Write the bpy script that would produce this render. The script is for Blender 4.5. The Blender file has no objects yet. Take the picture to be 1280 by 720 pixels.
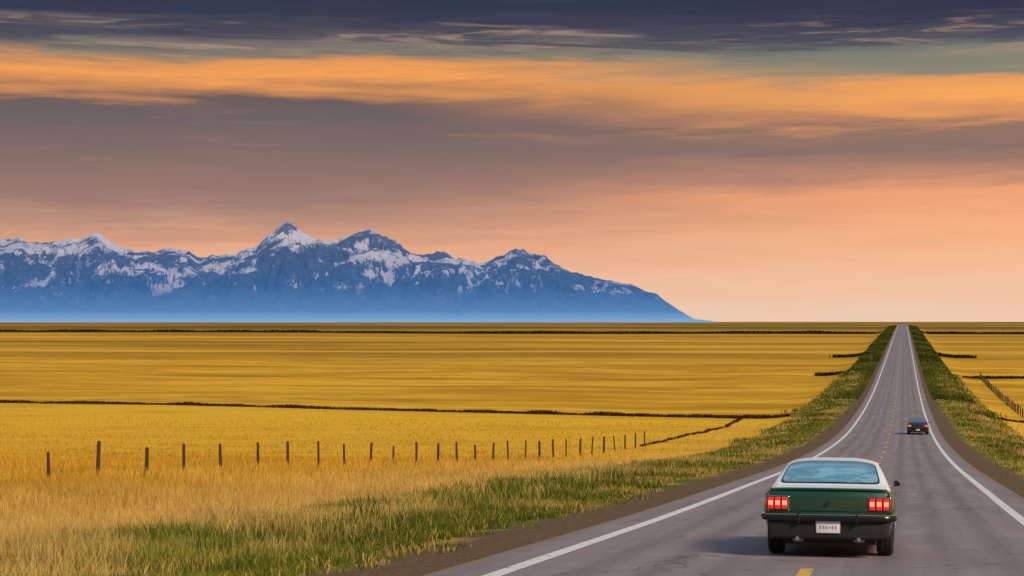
import bpy, bmesh, math, random
import numpy as np
from mathutils import Vector, noise, Matrix
random.seed(3); rng=np.random.default_rng(5)
sc=bpy.context.scene
F=2400.0; TH=math.atan(490/F); CAMX=1.2
def lin(c):
    c=c/255.0
    return c/12.92 if c<=0.04045 else ((c+0.055)/1.055)**2.4
def S(r,g,b): return (lin(r),lin(g),lin(b),1.0)

# ---------------------------------------------------------------- terrain
PK=np.array([[-300,12],[-60,1.6],[0,-1.72],[23,-3.05],[38,-3.92],[61,-5.15],[94,-6.85],[119,-7.95],[165,-9.55],[217,-10.55],[300,-11.2],[434,-10.7],[800,-8.2],[1200,-5.6],[1600,-3.6],[1800,-3.2],[2100,-4.2],[3000,-8.5],[4500,-7],[8000,-5],[45000,-5]],float)
def P(Y):
    Y=np.asarray(Y,float); x=PK[:,0]; z=PK[:,1]
    d=np.diff(z)/np.diff(x); m=np.zeros(len(x)); m[0]=d[0]; m[-1]=d[-1]
    h=np.diff(x); m[1:-1]=(d[:-1]*h[1:]+d[1:]*h[:-1])/(h[1:]+h[:-1])
    i=np.clip(np.searchsorted(x,Y)-1,0,len(x)-2); hh=h[i]; t=np.clip((Y-x[i])/hh,0,1)
    return (2*t**3-3*t**2+1)*z[i]+(t**3-2*t**2+t)*hh*m[i]+(-2*t**3+3*t**2)*z[i+1]+(t**3-t**2)*hh*m[i+1]
def ss(a,b,x):
    t=np.clip((x-a)/(b-a),0,1); return t*t*(3-2*t)
TAB=rng.random((256,256))
def vn(x,y,s,o=0):
    x=np.asarray(x)/s+o*17.3; y=np.asarray(y)/s+o*7.7
    xi=np.floor(x).astype(int); yi=np.floor(y).astype(int); fx=x-xi; fy=y-yi
    fx=fx*fx*(3-2*fx); fy=fy*fy*(3-2*fy)
    g=lambda a,b: TAB[a%256,b%256]
    return (g(xi,yi)*(1-fx)+g(xi+1,yi)*fx)*(1-fy)+(g(xi,yi+1)*(1-fx)+g(xi+1,yi+1)*fx)*fy
def GZ(X,Y):
    X=np.asarray(X,float); Y=np.asarray(Y,float); a=np.abs(X)
    z=P(Y)-0.05
    z=z-(0.5+.85*ss(70,150,Y))*ss(5.0,17,a)*ss(10,60,Y) -0.35*ss(5.0,9,a)*(1-ss(10,60,Y))
    z=z+ss(12,40,a)*((vn(X,Y,45,1)-.5)*1.0*(1-ss(300,900,Y))+(vn(X,Y,160,2)-.5)*1.6*ss(90,250,a))
    z=z+ss(5.2,8,a)*(vn(X,Y,3,3)-.5)*.22*(1-ss(120,300,Y))
    return z
ys=[-200,-120,-60,-30,-10]
y=0.0
while y<320: ys.append(y); y+=2.0
while y<45000: ys.append(y); y*=1.035
ys=np.array(ys)
xp=list(np.arange(0,6.1,1.0))+[7,8,9,10,11,12.5,14,16,18,20,23,26,30,35,40,46,53,60,70,80,92,105,120,140,165]
v=190.0
while v<45000: xp.append(v); v*=1.25
xs=np.array([-q for q in xp[:0:-1]]+xp)
def mesh_np(name,V,faces,mats=(),smooth=False,parent=None):
    me=bpy.data.meshes.new(name); me.from_pydata([tuple(p) for p in V],[],faces); me.update()
    ob=bpy.data.objects.new(name,me); sc.collection.objects.link(ob)
    for m in mats: me.materials.append(m)
    if smooth: me.polygons.foreach_set('use_smooth',[True]*len(me.polygons))
    if parent: ob.parent=parent
    return ob
def grid_faces(nr,nc):
    return [(r*nc+c,r*nc+c+1,(r+1)*nc+c+1,(r+1)*nc+c) for r in range(nr-1) for c in range(nc-1)]

# ---------------------------------------------------------------- node helpers
class NT:
    def __init__(s,tree): s.t=tree; s.n=tree.nodes; s.l=tree.links
    def new(s,t,**k):
        n=s.n.new(t)
        for a,b in k.items(): setattr(n,a,b)
        return n
    def put(s,sock,v):
        if isinstance(v,bpy.types.NodeSocket): s.l.new(v,sock)
        elif v is not None: sock.default_value=v
    def M(s,op,a,b=None,c=None,clamp=False):
        n=s.new('ShaderNodeMath',operation=op,use_clamp=clamp)
        s.put(n.inputs[0],a); s.put(n.inputs[1],b); s.put(n.inputs[2],c); return n.outputs[0]
    def sm(s,a,b,x):
        n=s.new('ShaderNodeMapRange',interpolation_type='SMOOTHSTEP')
        s.put(n.inputs[0],x); s.put(n.inputs[1],a); s.put(n.inputs[2],b); n.inputs[3].default_value=0; n.inputs[4].default_value=1
        return n.outputs[0]
    def mix(s,f,a,b,bt='MIX'):
        n=s.new('ShaderNodeMix',data_type='RGBA',blend_type=bt)
        s.put(n.inputs[0],f); s.put(n.inputs[6],a); s.put(n.inputs[7],b); return n.outputs[2]
    def comb(s,x,y,z=0.0):
        n=s.new('ShaderNodeCombineXYZ'); s.put(n.inputs[0],x); s.put(n.inputs[1],y); s.put(n.inputs[2],z); return n.outputs[0]
    def sep(s,v):
        n=s.new('ShaderNodeSeparateXYZ'); s.put(n.inputs[0],v); return n.outputs
    def noise(s,vec,scale,detail=4,rough=.55,dist=0.0):
        n=s.new('ShaderNodeTexNoise'); s.put(n.inputs['Vector'],vec); n.inputs['Scale'].default_value=scale
        n.inputs['Detail'].default_value=detail; n.inputs['Roughness'].default_value=rough; n.inputs['Distortion'].default_value=dist
        return n.outputs[0]
    def ramp(s,f,stops):
        n=s.new('ShaderNodeValToRGB'); cr=n.color_ramp
        stops=sorted(stops,key=lambda q:q[0])
        cr.elements[0].position=stops[0][0]; cr.elements[0].color=stops[0][1]
        cr.elements[1].position=stops[-1][0]; cr.elements[1].color=stops[-1][1]
        for p,c in stops[1:-1]:
            e=cr.elements.new(p); e.color=c
        s.put(n.inputs[0],f); return n.outputs[0]
def mat(name,col=(.5,.5,.5,1),rough=.6,metal=0.0,coat=0.0,emis=None,es=0.0,spec=.5):
    m=bpy.data.materials.new(name); m.use_nodes=True; b=m.node_tree.nodes['Principled BSDF']
    b.inputs['Base Color'].default_value=col; b.inputs['Roughness'].default_value=rough; b.inputs['Metallic'].default_value=metal
    b.inputs['Coat Weight'].default_value=coat; b.inputs['Coat Roughness'].default_value=.05; b.inputs['Specular IOR Level'].default_value=spec
    if emis: b.inputs['Emission Color'].default_value=emis; b.inputs['Emission Strength'].default_value=es
    return m,NT(m.node_tree),b
def speckle(T,b,col,amt=.25,scale=40,r=.6):
    tc=T.new('ShaderNodeTexCoord').outputs['Object']
    n=T.noise(tc,scale,4)
    dark=(col[0]*(1-amt),col[1]*(1-amt),col[2]*(1-amt),1)
    T.put(b.inputs['Base Color'],T.mix(n,dark,col))
    T.put(b.inputs['Roughness'],T.M('MULTIPLY_ADD',n,.2,r-.1))

# ---------------------------------------------------------------- ground material
m_ground,T,b=mat('ground_fields',rough=.95,spec=.05)
pos=T.new('ShaderNodeNewGeometry').outputs['Position']
px,py,pz=T.sep(pos)
ax=T.M('ABSOLUTE',px)
nA=T.noise(T.comb(T.M('MULTIPLY',px,.012),T.M('MULTIPLY',py,.035)),1,4,.65)
nB=T.noise(T.comb(T.M('MULTIPLY',px,.1),T.M('MULTIPLY',py,.3)),1,4,.65)
nC=T.noise(pos,1.6,3,.7)
nF=T.noise(T.comb(T.M('MULTIPLY',px,.0022),T.M('MULTIPLY',py,.014)),1,4,.65)
nW=T.noise(T.comb(T.M('MULTIPLY',px,.02),T.M('MULTIPLY',py,.06),4.0),1,4,.7,1.2)
near=T.mix(nB,(.74,.38,.020,1),(.95,.57,.045,1))
near=T.mix(T.M('MULTIPLY',nC,.35),near,(.50,.26,.03,1))
near=T.mix(T.M('MULTIPLY',T.sm(.48,.64,nW),.45),near,(.50,.25,.022,1))
far=T.mix(T.sm(.35,.65,nA),(.52,.25,.016,1),(.84,.46,.038,1))
far=T.mix(T.M('MULTIPLY',T.sm(.45,.7,nB),.4),far,(.36,.185,.02,1))
far=T.mix(T.M('MULTIPLY',T.sm(.50,.62,nW),.5),far,(.28,.145,.018,1))
f2=T.mix(T.sm(.38,.6,nF),(.34,.17,.018,1),(.72,.39,.036,1))
f2=T.mix(T.M('MULTIPLY',T.sm(.5,.65,nA),.3),f2,(.26,.14,.02,1))
vf=T.mix(T.sm(.4,.6,T.noise(T.comb(T.M('MULTIPLY',px,.0006),T.M('MULTIPLY',py,.0035)),1,3)),(.17,.10,.018,1),(.44,.25,.032,1))
yj=T.M('ADD',py,T.M('MULTIPLY',px,.215))
col=T.mix(T.sm(236,242,yj),near,far)
col=T.mix(T.sm(420,700,py),col,f2)
col=T.mix(T.sm(1000,1200,py),col,vf)
w=T.M('ADD',ax,T.M('MULTIPLY',T.M('SUBTRACT',T.noise(pos,.12,3),.5),9))
green=T.mix(nC,(.05,.07,.012,1),(.17,.19,.03,1))
green=T.mix(T.sm(.42,.62,nB),green,(.42,.28,.06,1))
col=T.mix(T.sm(12.6,9.6,w),col,green)
wd=T.M('ADD',ax,T.M('MULTIPLY',T.M('SUBTRACT',T.noise(pos,1.1,3),.5),1.6))
dirt=T.mix(T.noise(pos,9,4,.7),(.06,.038,.022,1),(.24,.155,.09,1))
col=T.mix(T.sm(6.3,5.5,wd),col,dirt)
T.put(b.inputs['Base Color'],col)
bp=T.new('ShaderNodeBump'); bp.inputs['Strength'].default_value=.7; bp.inputs['Distance'].default_value=.15
T.put(bp.inputs['Height'],T.noise(pos,3.5,3,.7)); T.put(b.inputs['Normal'],bp.outputs[0])
XX,YY=np.meshgrid(xs,ys); ZZ=GZ(XX,YY)
mesh_np('ground',np.stack([XX.ravel(),YY.ravel(),ZZ.ravel()],1),grid_faces(len(ys),len(xs)),[m_ground],True)

# ---------------------------------------------------------------- road
m_road,T,b=mat('asphalt',rough=.72,spec=.4)
pos=T.new('ShaderNodeNewGeometry').outputs['Position']; px,py,pz=T.sep(pos); ax=T.M('ABSOLUTE',px)
n1=T.noise(pos,45,3,.75); n2=T.noise(T.comb(T.M('MULTIPLY',px,2.2),T.M('MULTIPLY',py,.10)),1,4,.6); n3=T.noise(pos,.5,4,.65)
c=T.mix(n1,(.10,.078,.084,1),(.44,.345,.355,1))
c=T.mix(T.sm(.35,.7,n2),c,(.20,.16,.168,1))
c=T.mix(T.M('MULTIPLY',T.sm(.5,.75,n3),.5),c,(.36,.29,.29,1))
tr=T.M('ABSOLUTE',T.M('SUBTRACT',T.M('ABSOLUTE',T.M('SUBTRACT',ax,1.8)),.8))
c=T.mix(T.M('MULTIPLY',T.sm(.35,.05,tr),.42),c,(.12,.097,.102,1))
oil=T.M('ABSOLUTE',T.M('SUBTRACT',ax,1.8)); c=T.mix(T.M('MULTIPLY',T.sm(.3,.0,oil),.30),c,(.085,.07,.074,1))
vo=T.new('ShaderNodeTexVoronoi',feature='DISTANCE_TO_EDGE'); vo.inputs['Scale'].default_value=.28
wp=T.new('ShaderNodeTexNoise'); wp.inputs['Scale'].default_value=1.5; wp.inputs['Detail'].default_value=4; T.put(wp.inputs['Vector'],pos)
va=T.new('ShaderNodeVectorMath',operation='MULTIPLY_ADD'); T.put(va.inputs[0],wp.outputs['Color']); va.inputs[1].default_value=(1.2,1.2,0); T.put(va.inputs[2],pos)
T.put(vo.inputs['Vector'],va.outputs[0])
c=T.mix(T.M('MULTIPLY',T.sm(.010,.003,vo.outputs[0]),.5),c,(.05,.042,.042,1))
edge=T.M('ADD',ax,T.M('MULTIPLY',T.M('SUBTRACT',T.noise(pos,2.5,4),.5),.9))
c=T.mix(T.M('MULTIPLY',T.sm(3.95,4.35,edge),.8),c,(.22,.155,.10,1))
T.put(b.inputs['Base Color'],c)
bp=T.new('ShaderNodeBump'); bp.inputs['Strength'].default_value=.35; bp.inputs['Distance'].default_value=.01
T.put(bp.inputs['Height'],n1); T.put(b.inputs['Normal'],bp.outputs[0])
ry=ys[(ys>=-200)&(ys<9000)]
def strip(name,xl,yy,dz,m,parent=None):
    xl=np.array(xl,float); V=[]
    for yv in yy:
        for k,x in enumerate(xl): V.append((x,yv,float(P(yv))+dz))
    return mesh_np(name,V,grid_faces(len(yy),len(xl)),[m],True,parent)
strip('road',[-4.35,-3.6,-1.8,0,1.8,3.6,4.35],ry,0.0,m_road)
def paint(name,c1,wear):
    m,T,b=mat(name,rough=.6); pos=T.new('ShaderNodeNewGeometry').outputs['Position']
    n=T.noise(pos,6,5,.75); n2=T.noise(pos,45,3,.7)
    f=T.M('MULTIPLY',T.sm(wear,wear+.12,n),.8)
    T.put(b.inputs['Base Color'],T.mix(f,T.mix(n2,(c1[0]*.75,c1[1]*.75,c1[2]*.75,1),c1),(.24,.2,.195,1)))
    return m
m_white=paint('white_road_paint',(.86,.82,.80,1),.54); m_yel=paint('yellow_road_paint',(.85,.50,.08,1),.52)
mk=bpy.data.objects.new('road_markings',None); sc.collection.objects.link(mk)
strip('edge_line_a',[-3.67,-3.45],ry,.006,m_white,mk); strip('edge_line_b',[3.45,3.67],ry,.006,m_white,mk)
V=[];Fc=[]
y0=22.0
while y0<900:
    yy=np.unique(np.concatenate([[y0,y0+2.7],ys[(ys>y0)&(ys<y0+2.7)]]))
    zz=np.interp(yy,ys,P(ys))
    o=len(V)
    for q,z in zip(yy,zz): V+= [(-.085,q,z+.006),(.085,q,z+.006)]
    for k in range(len(yy)-1): Fc.append((o+2*k,o+2*k+1,o+2*k+3,o+2*k+2))
    y0+=12
mesh_np('centre_dashes',V,Fc,[m_yel],False,mk)

# ---------------------------------------------------------------- blades
def foliage_mat(name,tr=.3):
    m=bpy.data.materials.new(name); m.use_nodes=True; T=NT(m.node_tree); T.n.clear()
    at=T.new('ShaderNodeAttribute'); at.attribute_name='Col'; c=at.outputs['Color']
    d=T.new('ShaderNodeBsdfDiffuse'); t=T.new('ShaderNodeBsdfTranslucent'); T.put(d.inputs[0],c); T.put(t.inputs[0],c)
    mx=T.new('ShaderNodeMixShader'); mx.inputs[0].default_value=tr; T.l.new(d.outputs[0],mx.inputs[1]); T.l.new(t.outputs[0],mx.inputs[2])
    o=T.new('ShaderNodeOutputMaterial'); T.l.new(mx.outputs[0],o.inputs[0]); return m
m_fol=foliage_mat('grass_blades')
def blades(name,X,Y,H,W,C,lean=.35,Z=None):
    N=len(X); Z=GZ(X,Y)-.02 if Z is None else Z
    a=rng.random(N)*2*np.pi; la=rng.random(N)*2*np.pi; ln=rng.random(N)*lean*H
    dx=np.cos(a)*W/2; dy=np.sin(a)*W/2*.6
    lx=np.cos(la)*ln; ly=np.sin(la)*ln
    V=np.zeros((N,5,3))
    V[:,0]=np.stack([X-dx,Y-dy,Z],1); V[:,1]=np.stack([X+dx,Y+dy,Z],1)
    V[:,2]=np.stack([X+dx*.8+lx*.35,Y+dy*.8+ly*.35,Z+H*.6],1); V[:,3]=np.stack([X-dx*.8+lx*.35,Y-dy*.8+ly*.35,Z+H*.6],1)
    V[:,4]=np.stack([X+lx,Y+ly,Z+H],1)
    me=bpy.data.meshes.new(name); me.vertices.add(N*5); me.vertices.foreach_set('co',V.astype(np.float32).ravel())
    base=np.arange(N)[:,None]*5
    L=np.concatenate([base+np.array([[0,1,2,3]]),base+np.array([[3,2,4]])],1).ravel()
    me.loops.add(len(L)); me.loops.foreach_set('vertex_index',L.astype(np.int32))
    st=(np.arange(N)[:,None]*7+np.array([[0,4]])).ravel()
    me.polygons.add(2*N); me.polygons.foreach_set('loop_start',st.astype(np.int32))
    at=me.color_attributes.new('Col','FLOAT_COLOR','POINT')
    pn=(.72+.28*vn(X,Y,1.1,21))*(.82+.18*vn(X,Y,6,22))
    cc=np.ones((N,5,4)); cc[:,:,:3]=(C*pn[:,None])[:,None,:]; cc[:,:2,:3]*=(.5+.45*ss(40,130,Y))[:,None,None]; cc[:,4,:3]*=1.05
    at.data.foreach_set('color',cc.astype(np.float32).ravel())
    me.materials.append(m_fol); me.update(calc_edges=True); me.validate()
    ob=bpy.data.objects.new(name,me); sc.collection.objects.link(ob); return ob
def pw(N,a,b,p):
    r=rng.random(N); return (a**(1-p)+r*(b**(1-p)-a**(1-p)))**(1/(1-p))
def mixc(a,b,f): return np.array(a)[None]*(1-f[:,None])+np.array(b)[None]*f[:,None]
def gold(N,a,b,side):
    Y=pw(N,a,b,1.5)
    lo=8.0; hi=np.where(side<0,.60*Y+8,.16*Y+10) if side else 0
    X=lo+rng.random(N)*np.maximum(hi-lo,1); return side*X,Y
X1,Y1=gold(200000,17,230,-1); X2,Y2=gold(22000,70,230,1)
X=np.concatenate([X1,X2]);Y=np.concatenate([Y1,Y2])
k=(np.abs(X)+(vn(X,Y,5,4)-.5)*7>9.8)|(rng.random(len(X))<.2); X=X[k];Y=Y[k]
n=len(X); h=(.18+.38*vn(X,Y,2.5,5)+.22*rng.random(n))*(1-.55*ss(70,180,Y))
f=np.clip(vn(X,Y,9,6)*.7+rng.random(n)*.5*(1-.6*ss(60,140,Y)),0,1)
C=mixc((.74,.38,.035),(.98,.62,.085),f); C=np.where((rng.random(n)<.08*(1-ss(50,110,Y)))[:,None],np.array([[.40,.24,.06]]),C)
st_=(np.maximum(ss(30,12,np.abs(X)),ss(60,36,Y))*.75)[:,None]; C=C*(1-st_)+np.array([[1.0,.68,.23]])*st_*(.75+.35*rng.random(n))[:,None]
gmix=ss(.64,.85,vn(X,Y,5,8))*(1-ss(25,50,Y))*.6
C=np.minimum(C*(1-gmix[:,None])+np.array([[.28,.29,.05]])*gmix[:,None],.97)
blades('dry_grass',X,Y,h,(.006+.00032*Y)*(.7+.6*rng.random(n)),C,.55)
def verge(N,a,b,side):
    Y=pw(N,a,b,1.45); X=5.2+7.2*rng.random(N)**1.0; return side*X,Y
X1,Y1=verge(135000,17,420,-1); X2,Y2=verge(40000,40,420,1)
X=np.concatenate([X1,X2]);Y=np.concatenate([Y1,Y2]); a=np.abs(X)
k=(a+(vn(X,Y,1.3,9)-.5)*1.8>5.9)&(rng.random(len(X))<.2+.8*ss(5.4,7.4,a)); X=X[k];Y=Y[k];a=a[k]
n=len(X); clump=vn(X,Y,1.6,10)
h=(.05+.36*clump*ss(5,9,a)+.10*rng.random(n))*(1+ss(200,400,Y))
f=np.clip(vn(X,Y,4,11)*.8+vn(X,Y,.9,23)*.4-.1+(rng.random(n)-.5)*.4,0,1)
C=mixc((.045,.085,.010),(.34,.36,.04),f)
dry=(rng.random(n)<.16+.65*ss(.48,.72,vn(X,Y*.6,2.8,12)))[:,None]; C=np.where(dry,np.array([[.85,.56,.17]])*(.6+.5*rng.random(n))[:,None],C)
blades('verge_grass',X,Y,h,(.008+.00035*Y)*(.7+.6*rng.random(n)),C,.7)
# tall weeds
WX=[];WY=[];WH=[];WC=[]
def w_at(pxx,D_Y,hh,n,green,spread=.35):
    t=math.tan(math.atan((pxx-640)/F)-TH); x=CAMX+t*D_Y
    WX.append(x+rng.normal(0,spread,n)); WY.append(D_Y+rng.normal(0,spread*1.3,n)); WH.append(hh*(.45+.55*rng.random(n)))
    WC.append(mixc((.10,.15,.02),(.36,.38,.06),rng.random(n)) if green else mixc((.6,.4,.12),(.95,.68,.25),rng.random(n)))
for a_ in [(50,24,.75,160,0,.2),(235,30,.6,260,1,.3),(205,29,.5,150,1,.3),(345,29,.45,140,0,.25),(630,52,.75,260,1,.4),(700,56,.8,300,1,.45),(590,46,.5,160,1,.4),
          (430,36,.4,160,1,.3),(820,82,.6,200,1,.5),(120,25,.4,140,0,.25),(520,37,.35,140,1,.3),(760,66,.5,160,1,.5),(300,24,.4,150,1,.25),(905,120,.7,220,1,.8)]: w_at(*a_)
for i in range(130):
    yy_=float(pw(1,22,330,1.2)[0]); sd=-1 if rng.random()<.65 else 1; xx_=sd*(7.2+5.5*rng.random())
    nn=60; WX.append(xx_+rng.normal(0,.25+.002*yy_,nn)); WY.append(yy_+rng.normal(0,.4,nn)); WH.append((.3+.4*rng.random())*(.5+.5*rng.random(nn)))
    WC.append(mixc((.06,.10,.015),(.28,.30,.05),rng.random(nn)))
X=np.concatenate(WX);Y=np.concatenate(WY);H=np.concatenate(WH);C=np.concatenate(WC)
blades('roadside_weeds',X,Y,H,(.012+.0004*Y),C,.6)
def scrub(name,pl,n,h0,h1,w,c0,c1,jx=.5):
    Xs=[];Ys=[]; tot=sum(math.dist(a,b) for a,b in zip(pl[:-1],pl[1:]))
    for p0,p1 in zip(pl[:-1],pl[1:]):
        m=int(n*math.dist(p0,p1)/tot); t=rng.random(m); Xs.append(p0[0]+(p1[0]-p0[0])*t); Ys.append(p0[1]+(p1[1]-p0[1])*t)
    X=np.concatenate(Xs);Y=np.concatenate(Ys)
    s=np.clip(vn(X,Y,tot/38,13)*.65+vn(X,Y,tot/150,14)*.35,0,1); n=len(X)
    X=X+rng.normal(0,jx,n);Y=Y+rng.normal(0,jx,n)
    return blades(name,X,Y,(h0+(h1-h0)*s)*(.6+.4*rng.random(n)),np.full(n,w),mixc(c0,c1,rng.random(n)),.5)
dk0,dk1=(.035,.02,.006),(.15,.08,.018)
scrub('ditch_scrub',[(-170,279),(-60,255),(-13,243.5)],9000,.15,.7,.22,dk0,dk1,.45)
scrub('ditch_scrub.001',[(9,238),(60,228)],2500,.25,.6,.2,dk0,dk1,.4)
scrub('ditch_scrub.002',[(-21.5,168),(-20.6,190),(-18.6,218),(-19,243)],1300,.12,.38,.14,dk0,dk1,.15)
scrub('distant_treeline',[(-900,1190),(-14,1150)],9000,.5,2.8,1.6,(.03,.018,.006),(.10,.055,.018),3)
scrub('distant_treeline.001',[(14,1150),(400,1120)],5000,.5,2.6,1.6,(.03,.018,.006),(.10,.055,.018),3)
scrub('hedge',[(-10,600),(-19,600)],900,.5,1.5,.5,(.02,.02,.006),(.08,.07,.015),.8)
scrub('hedge.001',[(11,600),(21,600)],900,.5,1.5,.5,(.02,.02,.006),(.08,.07,.015),.8)
scrub('hedge.002',[(-12,432),(-17,432)],500,.4,1.2,.4,(.02,.02,.006),(.08,.07,.015),.6)
scrub('hedge.003',[(14,420),(42,415)],1500,.3,1.0,.4,(.02,.02,.006),(.08,.06,.015),.6)
def farv(name,sd):
    n=24000; Y=pw(n,280,1700,1.1); X=sd*(5.2+6.2*rng.random(n)); k=rng.random(n)<.25+.75*vn(X,Y*.15,3,15); X=X[k];Y=Y[k];n=len(X)
    C=mixc((.035,.055,.010),(.20,.21,.035),np.clip(vn(X,Y,30,16)+(rng.random(n)-.5)*.6,0,1))
    blades(name,X,Y,(.25+.8*vn(X,Y*.2,4,17)*rng.random(n)),.1+.0006*Y,C,.5)
farv('roadside_scrub',-1); farv('roadside_scrub.001',1)

# ---------------------------------------------------------------- fences
m_wood,T,b=mat('weathered_wood',rough=.9); speckle(T,b,(.085,.052,.034,1),.6,14,.9)
m_wire,_,_=mat('fence_wire',(.16,.13,.10,1),.6,.6)
def fence(name,pts,step,hgt):
    bm=bmesh.new(); P3=[]
    L=[Vector(p) for p in pts]
    for a,c in zip(L[:-1],L[1:]):
        n=max(1,int((c-a).length/step))
        for i in range(n): P3.append(a+(c-a)*((i+random.uniform(-.06,.06))/n))
    P3.append(L[-1]); tops=[]
    for i,p in enumerate(P3):
        z=float(GZ(p.x,p.y)); h=hgt*random.uniform(.88,1.07); r=random.uniform(.055,.09)
        lx,ly=random.gauss(0,.045),random.gauss(0,.03)
        rings=[]
        for kz,rr in((-.2,1.05),(.5,1.),(.97,.93),(1.0,.75)):
            rings.append([bm.verts.new((p.x+lx*kz+r*rr*math.cos(q*math.pi/4)*random.uniform(.93,1.07),p.y+ly*kz+r*rr*math.sin(q*math.pi/4),z+h*kz)) for q in range(8)])
        for A,B in zip(rings[:-1],rings[1:]):
            for q in range(8): bm.faces.new((A[q],A[(q+1)%8],B[(q+1)%8],B[q]))
        bm.faces.new(rings[-1]); tops.append((p.x+lx*.8,p.y+ly*.8,z,h))
    for A,B in zip(tops[:-1],tops[1:]):
        for kz in(.35,.62,.9):
            pr=None
            for s in range(5):
                t=s/4; sag=-.02*math.sin(t*math.pi)
                c=Vector((A[0]+(B[0]-A[0])*t,A[1]+(B[1]-A[1])*t,(A[2]+A[3]*kz)*(1-t)+(B[2]+B[3]*kz)*t+sag)); rr=.0035
                q=[bm.verts.new(c+Vector(o)) for o in((rr,0,-rr),(-rr,0,-rr),(0,0,rr))]
                if pr:
                    for e in range(3):
                        f=bm.faces.new((pr[e],pr[(e+1)%3],q[(e+1)%3],q[e])); f.material_index=1
                pr=q
    me=bpy.data.meshes.new(name); bm.to_mesh(me); bm.free(); me.materials.append(m_wood); me.materials.append(m_wire)
    ob=bpy.data.objects.new(name,me); sc.collection.objects.link(ob)
fence('wooden_fence',[(-42.5,50),(CAMX-38+.093*67.9,67.9),(CAMX-38+.093*168,168)],3.62,1.37)
fence('wooden_fence.001',[(13,130),(16,240),(17,420)],4.5,1.35)
fence('wooden_fence.002',[(16.5,300),(60,292)],4.5,1.35)

# ---------------------------------------------------------------- road sign
m_metal,_,_=mat('galvanised_steel',(.25,.25,.26,1),.5,.7)
m_signb,T,b=mat('sign_back'); speckle(T,b,(.09,.08,.07,1),.3,6)
def roadsign(x,y):
    e=bpy.data.objects.new('road_sign',None); sc.collection.objects.link(e); z=float(GZ(x,y)); e.location=(x,y,z)
    V=[(-.04,-.04,0),(.04,-.04,0),(.04,.04,0),(-.04,.04,0),(-.04,-.04,2.4),(.04,-.04,2.4),(.04,.04,2.4),(-.04,.04,2.4)]
    mesh_np('post',V,[(0,1,5,4),(1,2,6,5),(2,3,7,6),(3,0,4,7),(4,5,6,7)],[m_metal],False,e)
    w=.45;V=[]
    for yy_ in(-.06,-.05):
        for k in range(12):
            an=k*math.pi/6+math.pi/12; V.append((max(-w,min(w,.62*math.cos(an))),yy_,2.0+max(-w,min(w,.62*math.sin(an)))))
    Fc=[tuple(range(12)),tuple(range(12,24))]+[(k,(k+1)%12,12+(k+1)%12,12+k) for k in range(12)]
    mesh_np('plate',V,Fc,[m_signb],False,e)
roadsign(-6.6,470)

# ---------------------------------------------------------------- cars
def catm(xs_,ys_,x):
    x_=np.array(xs_,float); z=np.array(ys_,float); h=np.diff(x_); d=np.diff(z)/h; m=np.zeros(len(x_)); m[0]=d[0];m[-1]=d[-1]
    m[1:-1]=np.where(d[:-1]*d[1:]<=0,0,(d[:-1]*h[1:]+d[1:]*h[:-1])/(h[1:]+h[:-1]))
    i=int(np.clip(np.searchsorted(x_,x)-1,0,len(x_)-2)); t=min(1,max(0,(x-x_[i])/h[i])); H=h[i]
    return (2*t**3-3*t**2+1)*z[i]+(t**3-2*t**2+t)*H*m[i]+(-2*t**3+3*t**2)*z[i+1]+(t**3-t**2)*H*m[i+1]
def esplit(ob,a=32):
    mo=ob.modifiers.new('es','EDGE_SPLIT'); mo.split_angle=math.radians(a)
def box(name,c,s,m,parent,bev=.0,rot=None):
    bm=bmesh.new(); bmesh.ops.create_cube(bm,size=1)
    for v in bm.verts: v.co=Vector((v.co.x*s[0],v.co.y*s[1],v.co.z*s[2]))
    if bev: bmesh.ops.bevel(bm,geom=bm.edges[:],offset=bev,segments=3,affect='EDGES',profile=.5)
    me=bpy.data.meshes.new(name); bm.to_mesh(me); bm.free(); me.materials.append(m)
    me.polygons.foreach_set('use_smooth',[True]*len(me.polygons))
    ob=bpy.data.objects.new(name,me); sc.collection.objects.link(ob); ob.parent=parent; ob.location=c
    if rot: ob.rotation_euler=rot
    esplit(ob,40); return ob
def lathe(name,prof,m,parent,loc,n=40):
    V=[];Fc=[]
    for x,r in prof:
        for k in range(n): an=2*math.pi*k/n; V.append((x,r*math.cos(an),r*math.sin(an)))
    for i in range(len(prof)-1):
        for k in range(n): Fc.append((i*n+k,i*n+(k+1)%n,(i+1)*n+(k+1)%n,(i+1)*n+k))
    Fc.append(tuple(range(n))); Fc.append(tuple(range((len(prof)-1)*n,len(prof)*n)))
    ob=mesh_np(name,V,Fc,[m],True,parent); ob.location=loc; esplit(ob,35); return ob
def sweep(name,path,prof,m,parent):
    V=[];Fc=[]; n=len(prof)
    for i,p in enumerate(path):
        a=path[max(0,i-1)]; c=path[min(len(path)-1,i+1)]; t=(Vector(c)-Vector(a)).normalized(); nrm=Vector((t.y,-t.x,0))
        for q,z in prof: w_=Vector(p)+nrm*q; V.append((w_.x,w_.y,w_.z+z))
    for i in range(len(path)-1):
        for k in range(n): Fc.append((i*n+k,i*n+(k+1)%n,(i+1)*n+(k+1)%n,(i+1)*n+k))
    Fc.append(tuple(range(n))); Fc.append(tuple(range((len(path)-1)*n,len(path)*n)))
    ob=mesh_np(name,V,Fc,[m],True,parent); esplit(ob,40); return ob
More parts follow.
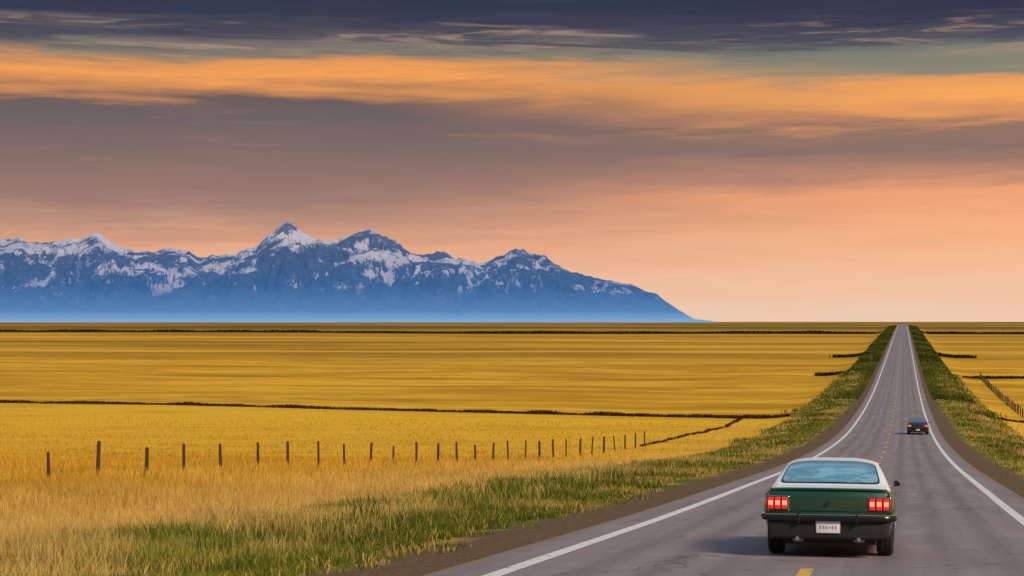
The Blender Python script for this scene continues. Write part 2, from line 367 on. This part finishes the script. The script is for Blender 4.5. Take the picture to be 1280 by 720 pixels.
def paintm(name,c,rough=.28,coat=.6):
    m,T,b=mat(name,c,rough,0.0,coat); tc=T.new('ShaderNodeTexCoord').outputs['Object']
    n=T.noise(tc,3,4,.7); T.put(b.inputs['Roughness'],T.M('MULTIPLY_ADD',n,.25,rough-.1))
    z=T.sep(tc)[2]; dust=T.M('MULTIPLY',T.sm(.45,.2,z),T.M('MULTIPLY',n,.5))
    T.put(b.inputs['Base Color'],T.mix(dust,c,(.05,.042,.03,1))); return m
m_chrome,_,_=mat('chrome',(.72,.72,.74,1),.12,1.0)
m_dchrome,_,_=mat('dark_chrome',(.07,.075,.075,1),.2,1.0)
m_tire,T,b=mat('tyre_rubber'); speckle(T,b,(.022,.021,.021,1),.4,20,.8)
m_black,_,_=mat('black_underbody',(.010,.010,.010,1),.7)
m_glass,T,b=mat('window_glass',(.25,.62,.74,1),.07,.5,1.0)
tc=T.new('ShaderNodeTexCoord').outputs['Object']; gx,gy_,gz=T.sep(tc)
refl_n=T.noise(T.comb(T.M('MULTIPLY',gx,2.2),T.M('MULTIPLY',gy_,4.5),.7),1,4,.6,.8)
gc=T.mix(T.sm(.38,.62,refl_n),(.09,.34,.42,1),(.36,.74,.84,1))  # cloud reflections painted into the glass colour as noise
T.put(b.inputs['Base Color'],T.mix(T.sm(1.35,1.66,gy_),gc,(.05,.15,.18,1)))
m_dglass,_,_=mat('dark_glass',(.03,.045,.05,1),.06,.0,1.0)
m_red,T,b=mat('tail_light_red',(.50,.012,.01,1),.2,0,1.0,(1,.03,.02,1),.42)
m_redc,_,_=mat('tail_light_lit',(.8,.2,.1,1),.2,0,1.0,(1,.30,.20,1),1.1)
m_plate,T,b=mat('plate_white'); speckle(T,b,(.80,.80,.82,1),.12,25,.5)
m_ptxt,_,_=mat('plate_text',(.25,.28,.4,1),.5)
def make_car(name,loc,green,roofc,glassm,bumpm,yaw=0):
    e=bpy.data.objects.new(name,None); sc.collection.objects.link(e)
    st=[(.035,.82,.40,.905,.775,.93),(.06,.855,.37,.922,.80,.947),(.12,.877,.34,.935,.81,.957),(.5,.895,.28,.935,.82,.965),(1.0,.905,.22,.945,.82,.975),(1.6,.90,.2,.935,.82,.965),(2.4,.895,.2,.92,.82,.955),(3.2,.90,.2,.91,.82,.945),(3.7,.90,.2,.90,.82,.935),(4.2,.89,.24,.86,.80,.885),(4.5,.86,.34,.80,.76,.82),(4.62,.80,.42,.74,.7,.76)]
    Y_=[s[0] for s in st]; yl=[.035,.045,.06,.09]+list(np.arange(.12,4.5,.1))+[4.5,4.56,4.62]
    V=[];n=None
    for yv in yl:
        w,zb,zs,ws,zt=[catm(Y_,[s[k] for s in st],yv) for k in range(1,6)]
        zm=.66
        half=[(0,zb),(.5*w,zb),(.86*w,zb),(.925*w,zb+.035),(.952*w,zb+.12),(.98*w,(zb+zm)/2+.04),(w,zm-.04),(w*1.003,zm+.02),(w*.996,zm+.06),(w*.983,zm+.14),(ws+.55*(w*.975-ws),zs-.022),(ws,zs),(ws*.93,zs+.012),(ws*.6,zt-.006),(ws*.3,zt-.001),(0,zt)]
        full=[(a,b_) for a,b_ in half]+[(-a,b_) for a,b_ in half[-2:0:-1]]
        n=len(full); V+=[(a,yv,b_) for a,b_ in full]
    Fc=[]
    for i in range(len(yl)-1):
        for k in range(n): Fc.append((i*n+k,i*n+(k+1)%n,(i+1)*n+(k+1)%n,(i+1)*n+k))
    Fc.append(tuple(range(n))[::-1]); Fc.append(tuple(range((len(yl)-1)*n,len(yl)*n)))
    body=mesh_np('body_tmp',V,Fc,[green,m_black],True)
    bm=bmesh.new(); bm.from_mesh(body.data); bmesh.ops.recalc_face_normals(bm,faces=bm.faces[:]); bm.to_mesh(body.data); bm.free()
    cuts=[]
    for yv in(.98,3.72):
        for sx in(-1,1):
            bm=bmesh.new(); bmesh.ops.create_cone(bm,cap_ends=True,segments=40,radius1=.375,radius2=.375,depth=.55,matrix=Matrix.Translation((sx*.86,yv,.345))@Matrix.Rotation(math.pi/2,4,'Y'))
            me=bpy.data.meshes.new('c'); bm.to_mesh(me); bm.free(); me.materials.append(m_black); c=bpy.data.objects.new('c',me); sc.collection.objects.link(c); cuts.append(c)
            mo=body.modifiers.new('b','BOOLEAN'); mo.operation='DIFFERENCE'; mo.object=c; mo.solver='EXACT'
    bpy.context.view_layer.update(); dg=bpy.context.evaluated_depsgraph_get()
    nm=bpy.data.meshes.new_from_object(body.evaluated_get(dg)); ob=bpy.data.objects.new('body',nm); sc.collection.objects.link(ob); ob.parent=e
    for c in cuts+[body]: bpy.data.objects.remove(c)
    esplit(ob,38)
    # fastback greenhouse: roof, pillars and the deck panel under the rear glass
    gy=[.10,.55,.80,1.15,1.55,1.9,2.25,2.6,2.85,3.05,3.3,3.6]
    zc=[.970,1.005,1.08,1.19,1.29,1.35,1.37,1.36,1.33,1.25,1.11,.93]
    zr=[.962,.995,1.055,1.145,1.232,1.285,1.305,1.30,1.28,1.20,1.07,.92]
    wr=[.795,.78,.755,.72,.68,.65,.635,.63,.63,.65,.68,.70]
    wb=[.805,.84,.85,.845,.835,.82,.81,.80,.79,.785,.78,.76]
    def gs(yv,s):
        c,r,w_,bb=[catm(gy,q,yv) for q in(zc,zr,wr,wb)]
        zb=.925; a=abs(s); sg=1 if s>=0 else -1
        if a<.7:
            t=a/.7; x=w_*t; z=c-(c-r)*(t**3.6)
        else:
            t=(a-.7)/.3; x=w_+(bb-w_)*(t**.85); z=r-(r-zb)*(t**1.15)
        return Vector((sg*x,yv,z))
    sl=list(np.linspace(-1,-.7,7))+list(np.linspace(-.7,.7,25)[1:-1])+list(np.linspace(.7,1,7)); yl=np.linspace(.10,3.6,60)
    V=[gs(yv,s) for yv in yl for s in sl]
    g=mesh_np('roof',V,grid_faces(len(yl),len(sl)),[roofc],True,e)
    def patch(nm_,y0,y1,s0,s1,m,off=.006,nx=22,ny=16,exp=8):
        V=[]
        for j in range(ny+1):
            for i in range(nx+1):
                u=i/nx*2-1; v=j/ny*2-1
                k=(1-(abs(u)**exp)*(abs(v)**exp)*.06)
                uu=u*k; vv=v*k
                yv=(y0+y1)/2+vv*(y1-y0)/2; s=(s0+s1)/2+uu*(s1-s0)/2
                p=gs(yv,s); d1=gs(yv+.02,s)-gs(yv-.02,s); d2=gs(yv,min(1,s+.02))-gs(yv,max(-1,s-.02)); nn=d2.cross(d1).normalized()
                if nn.z<0: nn=-nn
                if abs(s)>.7 and nn.x*s<0: nn=-nn
                V.append(p+nn*off)
        return mesh_np(nm_,V,grid_faces(ny+1,nx+1),[m],True,e)
    patch('rear_window_trim',.60,1.74,-.646,.646,m_chrome,.004)
    patch('rear_window_seal',.615,1.725,-.636,.636,m_black,.007)
    patch('rear_window',.645,1.695,-.620,.620,glassm,.011)
    patch('windshield',2.9,3.5,-.64,.64,m_dglass,.007)
    patch('side_window_l',1.75,2.85,-.97,-.74,m_dglass,.006); patch('side_window_r',1.75,2.85,.74,.97,m_dglass,.006)
    lip=[(-.80,.10,.935),(-.78,.05,.945),(-.6,.03,.953),(-.3,.02,.957),(0,.018,.959),(.3,.02,.957),(.6,.03,.953),(.78,.05,.945),(.80,.10,.935)]
    sweep('deck_lip',lip,[(-.10,.004),(-.02,.014),(.012,.008),(.012,-.012),(-.02,-.03),(-.10,-.03)],green,e)
    box('tail_panel',(0,.030,.755),(1.10,.02,.215),green,e,.006)
    for sx in(-1,1):
        box('light_bezel',(sx*.695,.026,.755),(.32,.03,.205),m_chrome,e,.012)
        box('light_recess',(sx*.695,.018,.755),(.305,.03,.19),m_black,e,.01)
        for k in range(3):
            box('tail_light',(sx*(.695-.096+.096*k),.0,.755),(.082,.035,.165),m_red,e,.012)
            box('tail_light_core',(sx*(.695-.096+.096*k),-.019,.758),(.062,.006,.065),m_redc,e,.002)
        o=lathe('exhaust',[(0,.001),(0,.028),(.22,.028),(.22,.001)],m_chrome,e,(sx*.42,-.03,.27),20); o.rotation_euler=(0,0,math.pi/2)
        box('bumper_guard',(sx*.40,-.075,.545),(.05,.05,.13),bumpm,e,.018)
        box('reflector',(sx*.865,.42,.62),(.02,.12,.05),m_red,e,.005)
        box('quarter_end',(sx*.835,.05,.76),(.06,.07,.27),green,e,.025)
    o=lathe('fuel_cap',[(0,.001),(0,.055),(.012,.062),(.03,.065),(.03,.085),(.04,.085),(.04,.001)],m_chrome,e,(0,.03,.765),28); o.rotation_euler=(0,0,math.pi/2)
    box('cap_emblem',(0,-.02,.765),(.05,.012,.06),m_black,e,.004)
    bp_=[(-.90,.42,.565),(-.915,.25,.565),(-.90,.08,.565),(-.85,-.0,.56),(-.76,-.035,.56),(-.4,-.055,.56),(0,-.06,.56),(.4,-.055,.56),(.76,-.035,.56),(.85,-.0,.56),(.90,.08,.565),(.915,.25,.565),(.90,.42,.565)]
    sweep('bumper',bp_,[(-.02,.042),(.008,.044),(.022,.03),(.028,0),(.022,-.03),(.008,-.044),(-.02,-.042)],bumpm,e)
    sweep('bumper_highlight',[(x,y,z+.044) for x,y,z in bp_],[(-.015,.004),(.012,.004),(.012,-.006),(-.015,-.006)],m_chrome,e)
    box('valance',(0,.06,.40),(1.66,.12,.27),m_black,e,.04)
    box('plate_frame',(0,-.012,.435),(.34,.016,.18),m_chrome,e,.006); box('license_plate',(0,-.023,.435),(.32,.008,.16),m_plate,e,.003)
    for k in range(6): box('plate_char',(-.105+.042*k,-.029,.43),(.022,.004,.045 if k!=3 else .02),m_ptxt,e,.001)
    box('rear_axle',(0,.98,.30),(1.3,.12,.12),m_black,e,.03); box('underbody',(0,2.3,.26),(1.3,3.9,.14),m_black,e,.03)
    box('fuel_tank',(0,.5,.30),(.9,.5,.16),m_black,e,.04); box('muffler',(.42,.35,.27),(.16,.4,.12),m_metal,e,.04); box('muffler',(-.42,.35,.27),(.16,.4,.12),m_metal,e,.04)
    tp=[(-.105,.20),(-.115,.24),(-.115,.285),(-.095,.322),(-.07,.332),(-.066,.324),(-.058,.324),(-.054,.334),(-.02,.336),(-.016,.328),(.016,.328),(.02,.336),(.054,.334),(.058,.324),(.066,.324),(.07,.332),(.095,.322),(.115,.285),(.115,.24),(.105,.20)]
    for yv in(.98,3.72):
        for sx in(-1,1):
            lathe('tyre',tp,m_tire,e,(sx*.765,yv,.336))
            lathe('rim',[(-.085*sx,.001),(-.085*sx,.2),(.07*sx,.202),(.105*sx,.198),(.108*sx,.185),(.06*sx,.16),(.07*sx,.06),(.10*sx,.05),(.10*sx,.001)],m_chrome,e,(sx*.765,yv,.336))
    box('mirror',(.925,2.75,.985),(.10,.06,.085),m_dchrome,e,.025); box('mirror_arm',(.87,2.76,.95),(.10,.03,.03),m_chrome,e,.01)
    for sx in(-1,1):
        box('side_trim',(sx*.903,2.35,.42),(.01,2.2,.02),m_chrome,e,.003); box('door_handle',(sx*.905,1.95,.78),(.02,.14,.025),m_chrome,e,.006)
        box('head_light',(sx*.68,4.63,.66),(.18,.03,.16),m_chrome,e,.03)
    box('front_grille',(0,4.62,.62),(1.0,.03,.2),m_black,e,.02); box('front_bumper',(0,4.68,.5),(1.7,.07,.10),m_chrome,e,.03)
    x,yv=loc; sl_=(float(P(yv+3.7))-float(P(yv+1)))/2.7
    zz=np.interp([yv+1.0],ys,P(ys))[0]
    e.location=(x,yv,zz-sl_*1.0); e.rotation_euler=(math.atan(sl_),0,yaw)
    return e
g1=paintm('dark_green_paint',(.003,.060,.030,1),.3,.45); w1=paintm('cream_white_paint',(.88,.92,.92,1),.4,.5); d1=paintm('charcoal_paint',(.02,.02,.022,1))
make_car('classic_car',(.17,26.9),g1,w1,m_glass,m_dchrome)
make_car('classic_car.001',(2.35,166),d1,d1,m_dglass,m_dchrome)

# ---------------------------------------------------------------- mountains
sil=[(-700,330),(-500,300),(-350,318),(-200,295),(-100,312),(-40,302),(0,300),(22,299),(50,306),(75,302),(100,300),(122,292),(150,307),(190,320),(215,310),(250,321),(290,321),(320,309),(340,290),(358,281),(385,294),(412,303),(432,297),(450,288),(475,296),(500,308),(515,321),(548,317),(580,326),(605,331),(625,324),(650,314),(680,320),(705,338),(730,346),(765,353),(795,357),(820,368),(845,386),(868,399),(900,402.5)]
D0=15000.0
NA,NR=1200,150
pxs=np.linspace(-700,900,NA); hy=np.interp(pxs,[s[0] for s in sil],[s[1] for s in sil])
V=[]; SN=[]; ct,st_=math.cos(TH),math.sin(TH)
for i in range(NA):
    am=min(1,max(0,(402-hy[i])/60)); q=Vector((pxs[i]*.05,0,7.7)); q2=Vector((pxs[i]*.018,0,2.2))
    hy[i]+= -(noise.ridged_multi_fractal(q,.9,2.2,3,1.0,2.0)-1.0)*3.0*am-(noise.fractal(q2,1,2,3))*3*am
for j in range(NR):
    r=j/(NR-1)*1.3
    for i in range(NA):
        Dp=D0+3200*(r-1); u=(pxs[i]-640)/F
        X=CAMX+Dp*(u*ct-st_); Yw=Dp*(ct+u*st_)
        H=max(0,(403.5-hy[i]))/F*D0
        wx=X+noise.noise(Vector((X*.0012,Yw*.0012,1.)))*350
        rid=noise.ridged_multi_fractal(Vector((wx*.0022,Yw*.0009,3.)),.9,2.15,6,1.0,2.0)
        rid2=noise.ridged_multi_fractal(Vector((wx*.0075,Yw*.0035,9.)),.8,2.2,5,1.0,2.0)
        am=math.sin(math.pi*min(1,max(0,r))**1.15)**.7 if r<1 else 0
        if r<=1:
            z=H*(r**1.15)*(1+0)+H*((rid-1.0)*.40+(rid2-1.0)*.14)*am
            z=max(z,-2); z=min(z,H*(.30+.75*r))
        else:
            z=H*(1-(r-1)*2.2)
        V.append((X,Yw,z-8))
        hh=z/700
        big_=noise.noise(Vector((X*.0011,0,8.)))*.22
        SN.append((hh-.46)*.50 -(rid-1.0)*.32 +(rid2-1.0)*.34+big_+noise.fractal(Vector((X*.004,z*.010,5.)),.8,2.1,4)*.40)
m_mt,T,b=mat('mountain_rock_haze',rough=.95,spec=.05)
geo=T.new('ShaderNodeNewGeometry'); pos=geo.outputs['Position']; px,py,pz=T.sep(pos)
at=T.new('ShaderNodeAttribute'); at.attribute_name='snow'
n1=T.noise(T.comb(T.M('MULTIPLY',px,.022),T.M('MULTIPLY',py,.006),T.M('MULTIPLY',pz,.014)),1,6,.75,.6)
sn=T.M('ADD',at.outputs['Fac'],T.M('MULTIPLY',T.M('SUBTRACT',n1,.5),1.3))
snow=T.M('MULTIPLY',T.sm(.10,.30,sn),T.sm(110,260,pz))
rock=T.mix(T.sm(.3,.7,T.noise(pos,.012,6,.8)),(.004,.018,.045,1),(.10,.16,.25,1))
c=T.mix(snow,rock,(.92,.86,.92,1))
T.put(b.inputs['Base Color'],c)
hz=T.new('ShaderNodeEmission'); T.put(hz.inputs[0],T.ramp(T.M('DIVIDE',pz,700),[(0,S(132,170,214)),(.10,S(88,136,190)),(.35,S(60,104,160)),(.7,S(74,102,150)),(1,S(96,112,150))]))  # distance haze painted as emission, coloured by height
mx=T.new('ShaderNodeMixShader'); T.put(mx.inputs[0],T.ramp(T.M('DIVIDE',pz,700),[(0,(.96,)*3+(1,)),(.2,(.85,)*3+(1,)),(.5,(.68,)*3+(1,)),(1,(.55,)*3+(1,))]))  # painted haze covers the rock more towards the base
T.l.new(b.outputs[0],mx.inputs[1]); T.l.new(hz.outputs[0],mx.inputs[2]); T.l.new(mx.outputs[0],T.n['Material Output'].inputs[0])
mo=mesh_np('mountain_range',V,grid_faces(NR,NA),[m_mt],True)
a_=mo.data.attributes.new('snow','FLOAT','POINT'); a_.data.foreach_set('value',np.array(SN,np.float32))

# ---------------------------------------------------------------- sun + sky
SAZ=math.radians(128); SEL=math.radians(36)
sd=Vector((math.sin(SAZ)*math.cos(SEL),math.cos(SAZ)*math.cos(SEL),math.sin(SEL)))
sl=bpy.data.lights.new('sun','SUN'); sl.energy=3.3; sl.angle=math.radians(15); sl.color=(1,.81,.58)
so=bpy.data.objects.new('sun',sl); sc.collection.objects.link(so); so.rotation_euler=(-sd).to_track_quat('-Z','Y').to_euler()
W=bpy.data.worlds.new('World'); sc.world=W; W.use_nodes=True; T=NT(W.node_tree); bg=T.n['Background']
sky=T.new('ShaderNodeTexSky'); sky.sky_type='NISHITA'; sky.sun_disc=False; sky.sun_elevation=SEL; sky.sun_rotation=SAZ
g=T.new('ShaderNodeTexCoord').outputs['Generated']; dx,dy,dz=T.sep(g)
hyp=T.M('SQRT',T.M('ADD',T.M('MULTIPLY',dx,dx),T.M('MULTIPLY',dy,dy)))
el=T.M('DIVIDE',dz,T.M('MAXIMUM',hyp,.02)); az=T.M('ARCTAN2',dx,dy)
big=T.noise(T.comb(T.M('MULTIPLY',az,4),T.M('MULTIPLY',el,22),1.3),1,3,.5)
mid=T.noise(T.comb(T.M('MULTIPLY',az,9),T.M('MULTIPLY',el,110),5.1),1,5,.62,.4)
fin=T.noise(T.comb(T.M('MULTIPLY',az,30),T.M('MULTIPLY',el,420),9.7),1,3,.65)
we=T.M('ADD',el,T.M('MULTIPLY',T.M('SUBTRACT',big,.5),.013))
we=T.M('ADD',we,T.M('MULTIPLY',T.M('SUBTRACT',mid,.5),.024))
we=T.M('ADD',we,T.M('MULTIPLY',T.M('SUBTRACT',fin,.5),.006))
pp=T.M('DIVIDE',we,.4,clamp=True)
def E(yv): return ((402-yv)/F)/.4
up=[(.55,S(80,90,118)),(.75,S(105,125,150)),(1,S(125,150,175))]
A=[(400,(240,204,180)),(350,(240,188,154)),(305,(230,166,132)),(278,(190,142,122)),(250,(156,120,110)),(200,(132,104,99)),(150,(106,92,94)),(128,(106,87,86)),(117,(190,128,80)),(98,(250,162,80)),(84,(222,148,84)),(72,(136,124,106)),(60,(116,106,102)),(44,(74,68,80)),(26,(50,50,72)),(0,(40,43,68))]
B=[(400,(243,206,180)),(350,(248,194,156)),(285,(252,178,128)),(245,(244,164,116)),(222,(190,134,108)),(190,(138,109,100)),(165,(148,112,95)),(150,(220,145,90)),(128,(254,170,86)),(108,(236,158,88)),(94,(140,134,114)),(64,(124,124,110)),(50,(84,80,90)),(30,(50,50,72)),(0,(40,43,68))]
ca=T.ramp(pp,[(E(y_),S(*c_)) for y_,c_ in A]+up); cb=T.ramp(pp,[(E(y_),S(*c_)) for y_,c_ in B]+up)
fm=T.sm(-.30,.04,T.M('ADD',az,T.M('MULTIPLY',T.M('SUBTRACT',big,.5),.4)))
c=T.mix(fm,ca,cb)
def band(a,b2,x,wd=.006): return T.M('MULTIPLY',T.sm(a-wd,a+wd,x),T.sm(b2+wd,b2-wd,x))
wis=T.noise(T.comb(T.M('MULTIPLY',az,14),T.M('MULTIPLY',el,230),2.2),1,5,.6,.8)
c=T.mix(T.M('MULTIPLY',T.M('MULTIPLY',T.sm(.50,.68,wis),band(.137,.155,el,.004)),.6),c,S(184,150,124))
dn=T.noise(T.comb(T.M('MULTIPLY',az,8),T.M('MULTIPLY',el,150),7.2),1,5,.62,.8)
c=T.mix(T.M('MULTIPLY',T.M('MULTIPLY',T.sm(.47,.60,dn),band(.140,.162,el,.005)),.75),c,S(60,58,77))
c=T.mix(T.M('MULTIPLY',T.M('MULTIPLY',T.sm(.5,.75,mid),band(.05,.12,el,.02)),.18),c,S(205,145,118))
c=T.mix(T.M('MULTIPLY',T.M('MULTIPLY',T.sm(.5,.75,wis),band(.03,.065,el,.02)),.22),c,S(206,144,124))
ns=T.new('ShaderNodeVectorMath',operation='SCALE'); T.put(ns.inputs[0],sky.outputs[0]); ns.inputs[3].default_value=.06
c=T.mix(.06,c,ns.outputs[0])
T.put(bg.inputs[0],c); bg.inputs[1].default_value=1.0

# ---------------------------------------------------------------- camera
cd=bpy.data.cameras.new('camera'); cam=bpy.data.objects.new('camera',cd); sc.collection.objects.link(cam)
cam.location=(CAMX,0,0); cam.rotation_euler=(math.pi/2,0,TH)
cd.sensor_width=36; cd.lens=36*F/1280; cd.shift_y=42/1280; cd.clip_end=90000; cd.clip_start=.1
sc.camera=cam
sc.view_settings.view_transform='Standard'; sc.view_settings.look='None'; sc.view_settings.exposure=0
